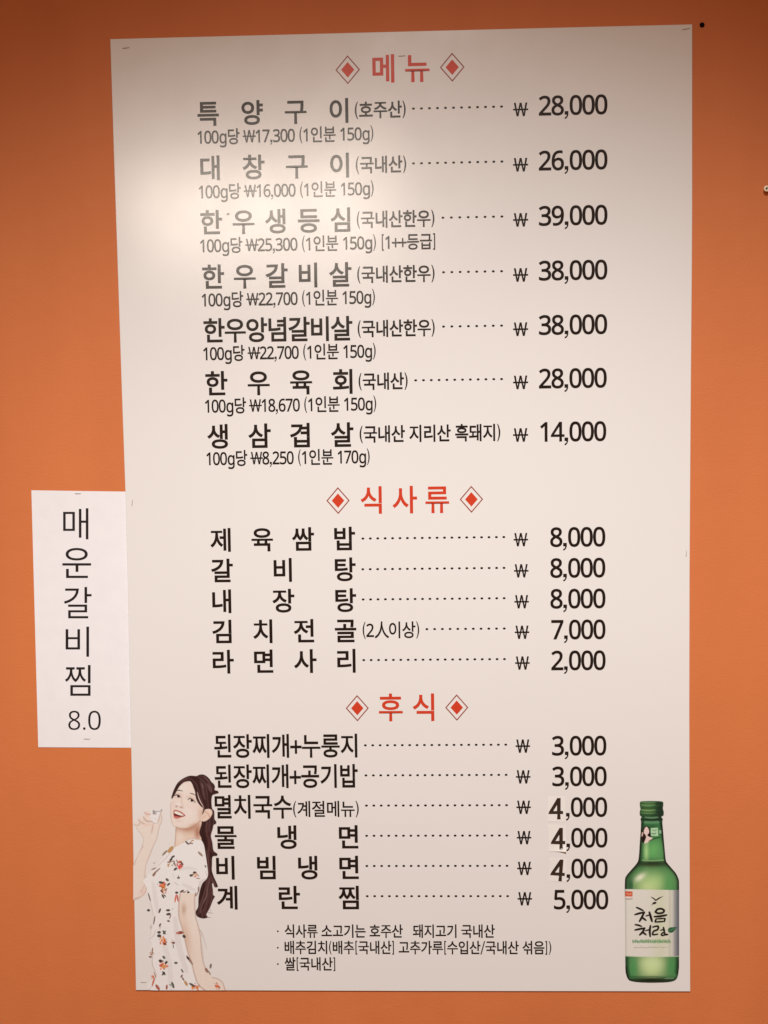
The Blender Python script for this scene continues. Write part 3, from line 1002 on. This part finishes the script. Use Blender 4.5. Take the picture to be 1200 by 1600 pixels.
    for q in ((FB, 345, 445, 90, 12, 100, (110, 96, 88)), (FB, 405, 492, 30, 16, -60, gn), (FB, 405, 515, 40, 7, 95, br), (FB, 395, 570, 24, 24, 0, dk), (FB, 396, 606, 26, 28, 0, dk), (FB, 448, 570, 44, 18, 55, gn), (FB, 450, 572, 44, 14, -55, gn),
              (FB, 455, 690, 30, 20, 20, (120, 60, 40)), (FB, 610, 575, 70, 26, -5, (190, 110, 90)), (FB, 620, 572, 30, 28, 0, (150, 80, 66)), (FB, 655, 612, 22, 26, 40, dk), (FB, 543, 715, 40, 8, 85, gn), (FB, 545, 680, 20, 18, 0, (110, 60, 50)),
              (FB, 310, 515, 40, 12, 95, (190, 172, 160)), (FB, 325, 760, 60, 12, 95, br), (FB, 305, 825, 26, 16, 0, (120, 84, 70)), (FB, 445, 830, 30, 20, 50, gn), (FB, 412, 868, 32, 26, 20, dk), (FB, 468, 884, 30, 18, -60, dk), (FB, 445, 995, 44, 18, 50, gn),
              (FB, 440, 1000, 40, 16, -50, dk), (FB, 570, 888, 28, 20, 0, gn), (FB, 712, 858, 110, 20, 55, (150, 118, 100)), (FB, 695, 838, 30, 18, 50, dk), (FB, 636, 970, 40, 14, 60, gn), (FB, 630, 1025, 30, 16, -60, (120, 92, 76)), (FB, 645, 1055, 36, 14, 60, (120, 84, 70)),
              (FB, 675, 1100, 50, 24, 60, oc), (FB, 335, 1085, 90, 16, 105, (200, 110, 80)), (FB, 352, 1010, 60, 10, 70, (170, 130, 110)), (FB, 380, 1142, 60, 26, 55, (170, 84, 64)), (FB, 475, 1140, 46, 18, 95, (160, 84, 68)), (FB, 538, 1118, 60, 22, 70, gn),
              (FB, 515, 1118, 34, 14, 20, (160, 160, 150)), (FB, 738, 1116, 60, 20, 30, gn), (FB, 890, 965, 44, 26, 60, (150, 110, 92)), (FB, 918, 990, 50, 14, 60, (160, 128, 112)), (FB, 932, 920, 44, 20, 100, (120, 104, 92))):
        leaf(*q)
    return P.sheet('printed_person', board, M['picture'], 'printed picture of a person with long dark hair in a white floral dress raising a small cup')


paint_woman()


def paint_bottle():
    P = Paint(972, 1246, 1065, 1540, 2.2)
    G, J = (960, 1230, 9.231), (960, 1370, 8.423)

    def g2j(p):
        return [((u / 9.231) * 8.423, (w / 9.231 + 1230 - 1370) * 8.423) for u, w in p]

    cap_l = [(365, 205), (362, 260), (372, 300), (360, 350), (362, 395), (386, 418), (372, 450), (380, 490)]
    left = [(380, 510), (374, 640), (362, 790), (352, 950), (338, 1050), (300, 1112), (230, 1192), (168, 1268), (148, 1335), (146, 1560)]
    right = [(927, 1560), (925, 1360), (913, 1300), (880, 1232), (820, 1160), (762, 1092), (735, 1040), (716, 860), (697, 640), (686, 510)]
    cap_r = [(684, 490), (692, 450), (670, 418), (702, 398), (706, 350), (692, 296), (700, 240), (694, 204)]
    out = g2j([(530, 190), (400, 193)] + cap_l + left) + [(136, 400), (137, 800), (140, 1170), (150, 1270), (180, 1340), (230, 1364), (340, 1378), (500, 1382), (680, 1376), (780, 1356), (822, 1310), (840, 1220),
                                                          (845, 1100), (846, 700), (846, 300)] + g2j(right + cap_r + [(650, 193)])
    P.frame(*J)
    C = P.poly(out, (62, 118, 70))
    # glass: the printed photograph's own lights and darks
    P.frame(*G)
    for a in (([(380, 510), (374, 640), (362, 790), (352, 950), (338, 1050), (300, 1112), (230, 1192), (168, 1268), (148, 1335), (146, 1569)], 90, (22, 62, 40), .8, 8),
              ([(927, 1569), (925, 1360), (913, 1300), (880, 1232), (820, 1160), (762, 1092), (735, 1040), (716, 860), (697, 640), (686, 510)], 70, (20, 56, 38), .85, 7)):
        P.stroke(a[0], a[1] * 1.15, a[2], .95, soft=a[4] + 2, clip=C)
    P.blob(570, 900, 130, 160, (104, 172, 96), 1, clip=C)
    P.blob(455, 920, 34, 160, (166, 204, 132), .95, clip=C)
    P.blob(640, 960, 60, 110, (92, 150, 90), .7, clip=C)
    P.blob(540, 1090, 260, 52, (14, 40, 28), 1, clip=C)
    P.blob(540, 1100, 240, 34, (10, 30, 22), .9, clip=C)
    P.stroke([(400, 1042), (540, 1050), (700, 1040)], 14, (150, 190, 126), .8, soft=4, clip=C)
    P.blob(560, 1345, 230, 150, (152, 192, 118), 1, clip=C)
    P.blob(490, 1430, 170, 130, (190, 208, 140), .95, clip=C)
    P.blob(365, 1290, 85, 42, (226, 228, 190), 1, rot=-.6, clip=C)
    P.blob(780, 1380, 80, 160, (86, 152, 86), .85, clip=C)
    P.blob(225, 1400, 45, 130, (28, 80, 50), .85, clip=C)
    P.stroke([(290, 1330), (282, 1400), (280, 1470)], 10, (150, 186, 120), .6, soft=3, clip=C)
    for a in ([(380, 510), (374, 640), (362, 790), (352, 950), (338, 1050), (300, 1112), (230, 1192), (168, 1268), (148, 1335), (146, 1569)],
              [(927, 1569), (925, 1360), (913, 1300), (880, 1232), (820, 1160), (762, 1092), (735, 1040), (716, 860), (697, 640), (686, 510)]):
        P.stroke(a, 40, (8, 20, 16), 1, soft=5, clip=C)
    # cap
    cap = cap_l + [(384, 510), (684, 510)] + cap_r + [(650, 193), (530, 190), (400, 193)]
    K = P.poly(cap, (30, 66, 44), smooth=False)
    P.blob(650, 330, 70, 150, (16, 40, 32), .9, clip=K)
    P.blob(470, 290, 120, 120, (70, 116, 66), .85, clip=K)
    for y, c in ((210, (104, 140, 92)), (245, (120, 158, 96)), (320, (136, 172, 104)), (358, (110, 150, 92))):
        P.stroke([(385, y), (480, y + 6), (580, y - 2)], 20, c, .8, soft=5, taper=.6, clip=K)
    for y in (226, 280, 300, 345, 385, 408):
        P.stroke([(362, y), (530, y + 8), (700, y)], 9, (14, 36, 28), .75, soft=3, clip=K)
    P.stroke([(440, 424), (530, 432), (620, 424)], 22, (104, 146, 104), .85, soft=4, taper=.3, clip=K)
    P.stroke([(380, 455), (530, 462), (690, 455)], 20, (14, 36, 28), .9, soft=4, clip=K)
    P.stroke([(440, 496), (530, 500), (625, 494)], 36, (98, 150, 104), .85, soft=4, clip=C)
    # neck sticker: a dark-haired figure and a small pale tag
    P.blob(520, 560, 110, 40, (34, 88, 52), .8, clip=C)
    P.poly([(395, 640), (420, 570), (460, 545), (500, 580), (515, 650), (525, 700), (470, 730), (440, 780), (400, 790), (385, 720)], (28, 18, 20))
    P.poly([(425, 600), (455, 560), (485, 590), (495, 640), (470, 680), (485, 700), (545, 725), (530, 750), (470, 790), (425, 795), (450, 720), (445, 680), (420, 650)], (228, 200, 186))
    P.stroke([(400, 650), (395, 690)], 20, (222, 180, 164), .9, soft=2)
    P.stroke([(490, 770), (570, 730), (650, 715)], 18, (18, 52, 32), .9, soft=2, taper=.4)
    P.poly([(520, 580), (622, 574), (625, 695), (522, 690)], (176, 208, 164), smooth=False)
    P.stroke([(545, 605), (575, 620), (600, 600)], 12, (70, 116, 74), .8, soft=2)
    P.stroke([(540, 655), (560, 665), (590, 655)], 18, (60, 100, 66), .7, soft=2)
    P.poly([(636, 610), (668, 610), (672, 655), (640, 660)], (150, 186, 150), .8, smooth=False)
    # body below the label
    P.frame(*J)
    P.blob(490, 1170, 180, 200, (196, 212, 146), 1, clip=C)
    P.blob(490, 1120, 150, 90, (206, 218, 160), .8, clip=C)
    P.blob(250, 1180, 60, 160, (70, 146, 82), .8, clip=C)
    P.blob(740, 1170, 70, 170, (70, 142, 80), .8, clip=C)
    for a in ([(138, 1020), (140, 1170), (155, 1290)], [(845, 1020), (845, 1120), (838, 1240)]):
        P.stroke(a, 90, (16, 60, 36), .85, soft=9, clip=C)
    P.blob(490, 1345, 380, 42, (10, 46, 30), 1, clip=C)
    P.blob(490, 1352, 340, 24, (8, 34, 24), .9, clip=C)
    P.stroke([(200, 1300), (350, 1305), (500, 1300), (680, 1312)], 10, (24, 84, 50), .8, soft=3, clip=C)
    P.stroke([(660, 1325), (770, 1322)], 10, (150, 172, 140), .6, soft=3, clip=C)
    P.stroke([(142, 1180), (152, 1275), (182, 1342), (235, 1366), (340, 1380), (500, 1384), (680, 1378), (780, 1358), (824, 1310), (842, 1220), (846, 1100)], 34, (6, 20, 16), 1, soft=5, clip=C)
    # label
    L = P.poly([(136, 152), (845, 166), (846, 1030), (660, 1038), (490, 1041), (300, 1038), (137, 1028)], (222, 213, 198), smooth=False, clip=C)
    P.blob(600, 560, 110, 900, (208, 206, 172), .8, clip=L)
    for x, wd, c, al in ((842, 150, (120, 122, 124), .75), (850, 80, (84, 88, 96), .85), (728, 26, (172, 172, 146), .6), (136, 26, (170, 162, 150), .7)):
        P.stroke([(x, 150), (x, 600), (x, 1040)], wd, c, al, soft=11, clip=L)
    P.stroke([(137, 1032), (490, 1043), (845, 1034)], 8, (200, 206, 170), .8, soft=2)
    blk = (22, 18, 18)
    P.poly([(137, 178), (234, 182), (234, 250), (137, 246)], (204, 92, 66), smooth=False)
    P.stroke([(165, 210), (190, 222), (215, 212)], 18, (232, 150, 120), .8, soft=2)
    P.poly([(137, 252), (234, 256), (234, 268), (137, 264)], (232, 200, 184), smooth=False)
    P.stroke([(150, 282), (190, 284), (230, 278)], 12, (120, 112, 108), .8, soft=2)
    P.poly([(470, 252), (510, 264), (542, 286), (580, 262), (640, 246), (600, 270), (560, 298), (535, 306), (510, 284)], blk)
    P.blob(522, 335, 28, 15, blk, 1, rot=-.3, hard=1)
    P.stroke([(480, 365), (500, 350), (515, 338)], 9, blk, .9, taper=.5)
    S = lambda pts, w, t=.3: P.stroke(pts, w * 1.55, blk, 1, soft=1.2, taper=t)
    S([(285, 392), (330, 412), (376, 436)], 17); S([(266, 487), (325, 470), (392, 456)], 19); S([(388, 458), (356, 522), (325, 576)], 20); S([(356, 522), (410, 562)], 18)
    S([(408, 506), (462, 490)], 13); S([(455, 455), (472, 515), (490, 576)], 22)
    P.stroke([(535, 452), (560, 418), (610, 410), (648, 432), (630, 462), (570, 470), (535, 452)], 28, blk, 1)
    S([(520, 514), (600, 508), (682, 492)], 20); S([(545, 542), (536, 566), (530, 586)], 16); S([(545, 544), (660, 536)], 14); S([(662, 536), (652, 578)], 16); S([(530, 585), (655, 576)], 15)
    S([(268, 620), (310, 626), (352, 642)], 17); S([(266, 690), (330, 676), (396, 664)], 19); S([(392, 666), (366, 716), (328, 754)], 20); S([(362, 714), (412, 752)], 18); S([(402, 700), (460, 682)], 13); S([(470, 632), (460, 700), (466, 774)], 20)
    S([(500, 652), (540, 640), (572, 644), (562, 684), (512, 706), (500, 750), (562, 744)], 17, .2); S([(602, 692), (645, 684)], 13); S([(640, 655), (654, 720)], 18)
    P.stroke([(612, 748), (632, 726), (660, 734), (650, 756), (620, 760), (612, 748)], 22, blk, 1); S([(650, 752), (696, 748)], 18)
    P.poly([(698, 692), (715, 660), (760, 652), (815, 652), (790, 690), (758, 722), (715, 722)], (44, 92, 60))
    P.stroke([(715, 700), (760, 678), (800, 660)], 6, (120, 160, 122), .7, soft=1.5)
    q = random.Random(5)
    for i in range(52):
        x = 235 + i * 9.7
        h = q.uniform(14, 34)
        P.stroke([(x, 858 + q.uniform(-4, 6)), (x + q.uniform(-5, 5), 845 - h)], 9, (q.randint(50, 84), q.randint(128, 150), q.randint(60, 84)), .85, soft=1.3, taper=.4)
    x = 258
    while x < 705:
        w = q.uniform(8, 22)
        P.stroke([(x, 918 + q.uniform(-9, 9)), (x + w * .5, 918 + q.uniform(-9, 9)), (x + w, 918 + q.uniform(-9, 9))], 6, (138, 116, 94), .75, soft=1.4)
        x += w + (q.uniform(2, 5) if q.random() < .85 else 16)
    return P.sheet('printed_bottle', board, M['picture'], 'printed picture of a green glass bottle with white label')


paint_bottle()


# ------------------------------------------------------------------ paper notice tucked beside the board
def paper_y(x, z):
    return -0.00030 - 0.00030 * (1 + math.sin(x * 31 + 1.0) * math.sin(z * 17 + 0.6)) * min(1.0, max(0.0, (-0.326 - x) / 0.02))


NQ = [wall_xz(49.3, 766), wall_xz(201.5, 768.2), wall_xz(209.8, 1168.2), wall_xz(60, 1167.3)]
notice = thing('paper_notice', (-0.40, 0, NQ[3][1]), 'narrow white paper strip with thin vertical black lettering beside the big board', 'notice')


def quad_pt(q, s, t):
    a = np.array(q[0]) * (1 - s) + np.array(q[1]) * s
    b = np.array(q[3]) * (1 - s) + np.array(q[2]) * s
    return a * (1 - t) + b * t


def thin_sheet(name, q, yfun, mat, parent, nx, nz, thick):
    V, F = [], []
    for lay in (0, 1):
        for j in range(nz + 1):
            for i in range(nx + 1):
                x, z = quad_pt(q, i / nx, j / nz)
                V.append((x, yfun(x, z, i / nx, j / nz) + lay * thick, z))
    n = (nx + 1) * (nz + 1)
    idx = lambda i, j: j * (nx + 1) + i
    for j in range(nz):
        for i in range(nx):
            a, b, c, d = idx(i, j), idx(i + 1, j), idx(i + 1, j + 1), idx(i, j + 1)
            F += [(a, d, c, b), (n + a, n + b, n + c, n + d)]
    ring = [idx(i, 0) for i in range(nx)] + [idx(nx, j) for j in range(nz)] + [idx(i, nz) for i in range(nx, 0, -1)] + [idx(0, j) for j in range(nz, 0, -1)]
    m, r = len(V), len(ring)
    V += [V[a] for a in ring] + [V[n + a] for a in ring]       # the cut edge stays crisp
    for i in range(r):
        j = (i + 1) % r
        F.append((m + i, m + j, m + r + j, m + r + i))
    return mesh_obj(name, V, F, mat, parent, smooth=True)


thin_sheet('paper', NQ, lambda x, z, s, t: paper_y(x, z), M['paper'], notice, 14, 34, 0.0001)


def box_glyph(ch, w, x0, y0, x1, y1):
    """one character drawn into a box of image pixels, as X, Z"""
    va, ff, _, l, r = glyph(ch, w)
    b, t = va[:, 1].min(), va[:, 1].max()
    uv = np.c_[x0 + (va[:, 0] - l) / (r - l) * (x1 - x0), y1 - (va[:, 1] - b) / (t - b) * (y1 - y0)]
    return wall_xz_arr(uv), ff


for ch, a, b, c, d in (('매', 99, 794, 138.5, 842.5), ('운', 97.7, 856, 142.7, 903), ('갈', 100, 917, 143.3, 966), ('비', 102.7, 979, 139.3, 1026), ('찜', 101.7, 1039, 141.7, 1087)):
    xz, ff = box_glyph(ch, -0.002, a, b, c, d)
    mesh_obj('syllable_lettering', [(x, paper_y(x, z) - 0.00015, z) for x, z in xz], ff, M['paper_ink'], notice)
V, F = [], []
for ch, a, b, c, d in (('8', 107, 1110.3, 125.5, 1140.3), ('.', 130, 1136, 134, 1140.2), ('0', 138, 1110.3, 157.7, 1140.3)):
    xz, ff = box_glyph(ch, -0.004, a, b, c, d)
    F += [[i + len(V) for i in q] for q in ff]
    V += [(x, paper_y(x, z) - 0.00015, z) for x, z in xz]
mesh_obj('number_lettering', V, F, M['paper_ink'], notice)

# ------------------------------------------------------------------ stuck-on price corrections
stickers = [
    ([(856, 1243.8), (883, 1244.2), (882.4, 1283.2), (855.6, 1282.4)], (856.4, 1245.8, 879.4, 1279.2), 0, 'small pasted paper with bold 4 in the price above the other two'),
    ([(857, 1288), (883.6, 1289.4), (883.8, 1328.4), (857, 1329.4)], (860, 1292.4, 882.8, 1325.8), 1, 'small pasted paper with bold 4, its lower right corner curling up'),
    ([(859.6, 1339.6), (885, 1341.2), (884, 1377.2), (857.2, 1375.2)], (860, 1341.6, 882.8, 1375.6), 2, 'tilted pasted paper with bold 4, lowest of three, above the 5,000 price'),
]
for q, gb, k, lab in stickers:
    Q = [wall_xz(*p) for p in q]
    base = thing('price_sticker', (Q[3][0], YF, Q[3][1]), lab, 'sticker', 'pasted price corrections')

    def sy(x, z, s=None, t=None, Q=Q, k=k):
        if s is None:
            s = (x - Q[0][0]) / (Q[1][0] - Q[0][0])
            t = (Q[0][1] - z) / (Q[0][1] - Q[3][1])
        y = YF - 0.00026 - 0.00006 * math.sin(3 * s + 2 * t + k)
        if k == 1:
            d = max(0.0, (s * 0.75 + t) - 1.10)
            y -= 0.0085 * d * d + 0.0008 * max(0, t - .75)
        elif k == 2:
            y -= 0.0010 * max(0, .35 - t) ** 2
        else:
            y -= 0.0012 * max(0, s - .8)
        return y
    thin_sheet('paper', Q, sy, M['sticker'], base, 10, 14, 0.00006)
    xz, ff = box_glyph('4', 0.036, *gb)
    if k == 2:                                   # printed slightly askew
        c = xz.mean(0)
        a = math.radians(-4)
        xz = (xz - c) @ np.array([[math.cos(a), math.sin(a)], [-math.sin(a), math.cos(a)]]) + c
    mesh_obj('numeral_lettering', [(x, sy(x, z) - 0.00010, z) for x, z in xz], ff, M['sticker_ink'], base)


# ------------------------------------------------------------------ staples, nail, wall plug, scuffs
def staple(u, v, L, ang, y, label):
    """bent wire: crown standing a little proud, both ends diving into the sheet"""
    x, z = wall_xz(u, v)
    r = 0.00032
    path = [(-L / 2, 0.0006), (-L / 2, -0.0002), (-L / 2 + .0006, -0.0006), (0, -0.0007), (L / 2 - .0006, -0.0006), (L / 2, -0.0002), (L / 2, 0.0006)]
    ca, sa = math.cos(math.radians(ang)), math.sin(math.radians(ang))
    V, F = [], []
    for p, q in path:
        for a in range(6):
            t = a * math.pi / 3
            w, h = r * 1.15 * math.cos(t), r * 0.7 * math.sin(t)
            V.append((x + p * ca - w * sa, y + q - h, z + p * sa + w * ca))
    for i in range(len(path) - 1):
        for a in range(6):
            b = (a + 1) % 6
            F.append((i * 6 + a, i * 6 + b, i * 6 + 6 + b, i * 6 + 6 + a))
    n = len(V)
    F += [tuple(range(5, -1, -1)), tuple(range(n - 6, n))]
    o = mesh_obj('staple', V, F, M['staple'], smooth=True)
    tag(o, label, 'staple', 'staples holding the sheets')
    return o


staple(197.5, 76, .0080, 6, YF, 'thin steel staple in the upper left corner of the big board')
staple(1071, 46.5, .0085, 9, YF, 'thin steel staple in the upper right corner of the big board')
staple(628, 88.5, .0078, 2, YF, 'thin steel staple between the two red syllables of the top heading')
staple(207.5, 785, .0072, 82, YF, 'upright steel staple on the board edge beside the paper strip top')
staple(1071.5, 864.5, .0072, 88, YF, 'upright steel staple near the right edge of the big board')
staple(225, 1532.8, .0072, 0, YF, 'thin steel staple in the lower left corner of the big board')
xs, zs = wall_xz(122, 771)
staple(122, 771, .0072, 0, paper_y(xs, zs), 'thin steel staple at the top of the paper strip')
xs, zs = wall_xz(136, 1154)
staple(136, 1154, .0078, 0, paper_y(xs, zs), 'thin steel staple at the bottom of the paper strip')


def lathe(name, u, v, prof, mat, label, cat, seg=20):
    x, z = wall_xz(u, v)
    V, F = [], []
    for r, y in prof:
        for i in range(seg):
            a = 2 * math.pi * i / seg
            V.append((x + r * math.cos(a), y, z + r * math.sin(a)))
    for k in range(len(prof) - 1):
        for i in range(seg):
            j = (i + 1) % seg
            F.append((k * seg + i, (k + 1) * seg + i, (k + 1) * seg + j, k * seg + j))
    F.append(tuple(range((len(prof) - 1) * seg, len(prof) * seg)))
    o = mesh_obj(name, V, F, mat, None, smooth=True)
    return tag(o, label, cat)


lathe('nail', 1096.8, 39.2, [(.0011, .004), (.0011, -.0004), (.0027, -.0004), (.0028, -.0009), (.0024, -.0016), (.0014, -.0021), (.0004, -.0022)], M['dark'],
      'small round dark nail head beside the top right corner of the board', 'nail')
lathe('wall_plug', 1196.3, 296.2, [(.0024, .004), (.0024, -.004), (.0034, -.004), (.0036, -.0052), (.0032, -.0062), (.0024, -.0064), (.0015, -.0060), (.0012, -.004), (.0012, -.001)], M['plug'],
      'tiny cream ring-shaped plug in the wall at the far right', 'wall plug')
px_, pz_ = wall_xz(1196.3, 296.2)
hole_shade = mesh_obj('plug_hole_shade', [(px_ + .00118 * math.cos(a), -.0018, pz_ + .00118 * math.sin(a)) for a in np.linspace(0, 6.2832, 12, endpoint=False)], [list(range(12))], M['dark'], bpy.data.objects['wall_plug'])  # flat dark disc: shade inside the plug's hole put in as colour


def scuff(u, v, pts, mat, name='scuff_mark'):
    V = [(wall_xz(u + a, v + b)[0], YI - 0.00006, wall_xz(u + a, v + b)[1]) for a, b in pts]
    mesh_obj(name, V, [list(range(len(V)))[::-1]], mat, board)


scuff(357, 335, [(-2.6, 1.6), (-0.8, -1.2), (0.8, -1.8), (2.8, 0.2), (0.8, 0.8), (-0.4, 1.5)], M['scuff'])
scuff(1079.0, 120.5, [(-1.4, -1.1), (1.2, -1.4), (1.6, 1.3), (-0.6, 1.6)], M['sticker'], 'edge_chip')
scuff(1078.8, 297.5, [(-1.0, -2.0), (1.1, -1.6), (1.3, 1.6), (-0.7, 1.9)], M['sticker'], 'edge_chip')
print('glyphs', len(GLYPH), 'objects', len(bpy.data.objects))
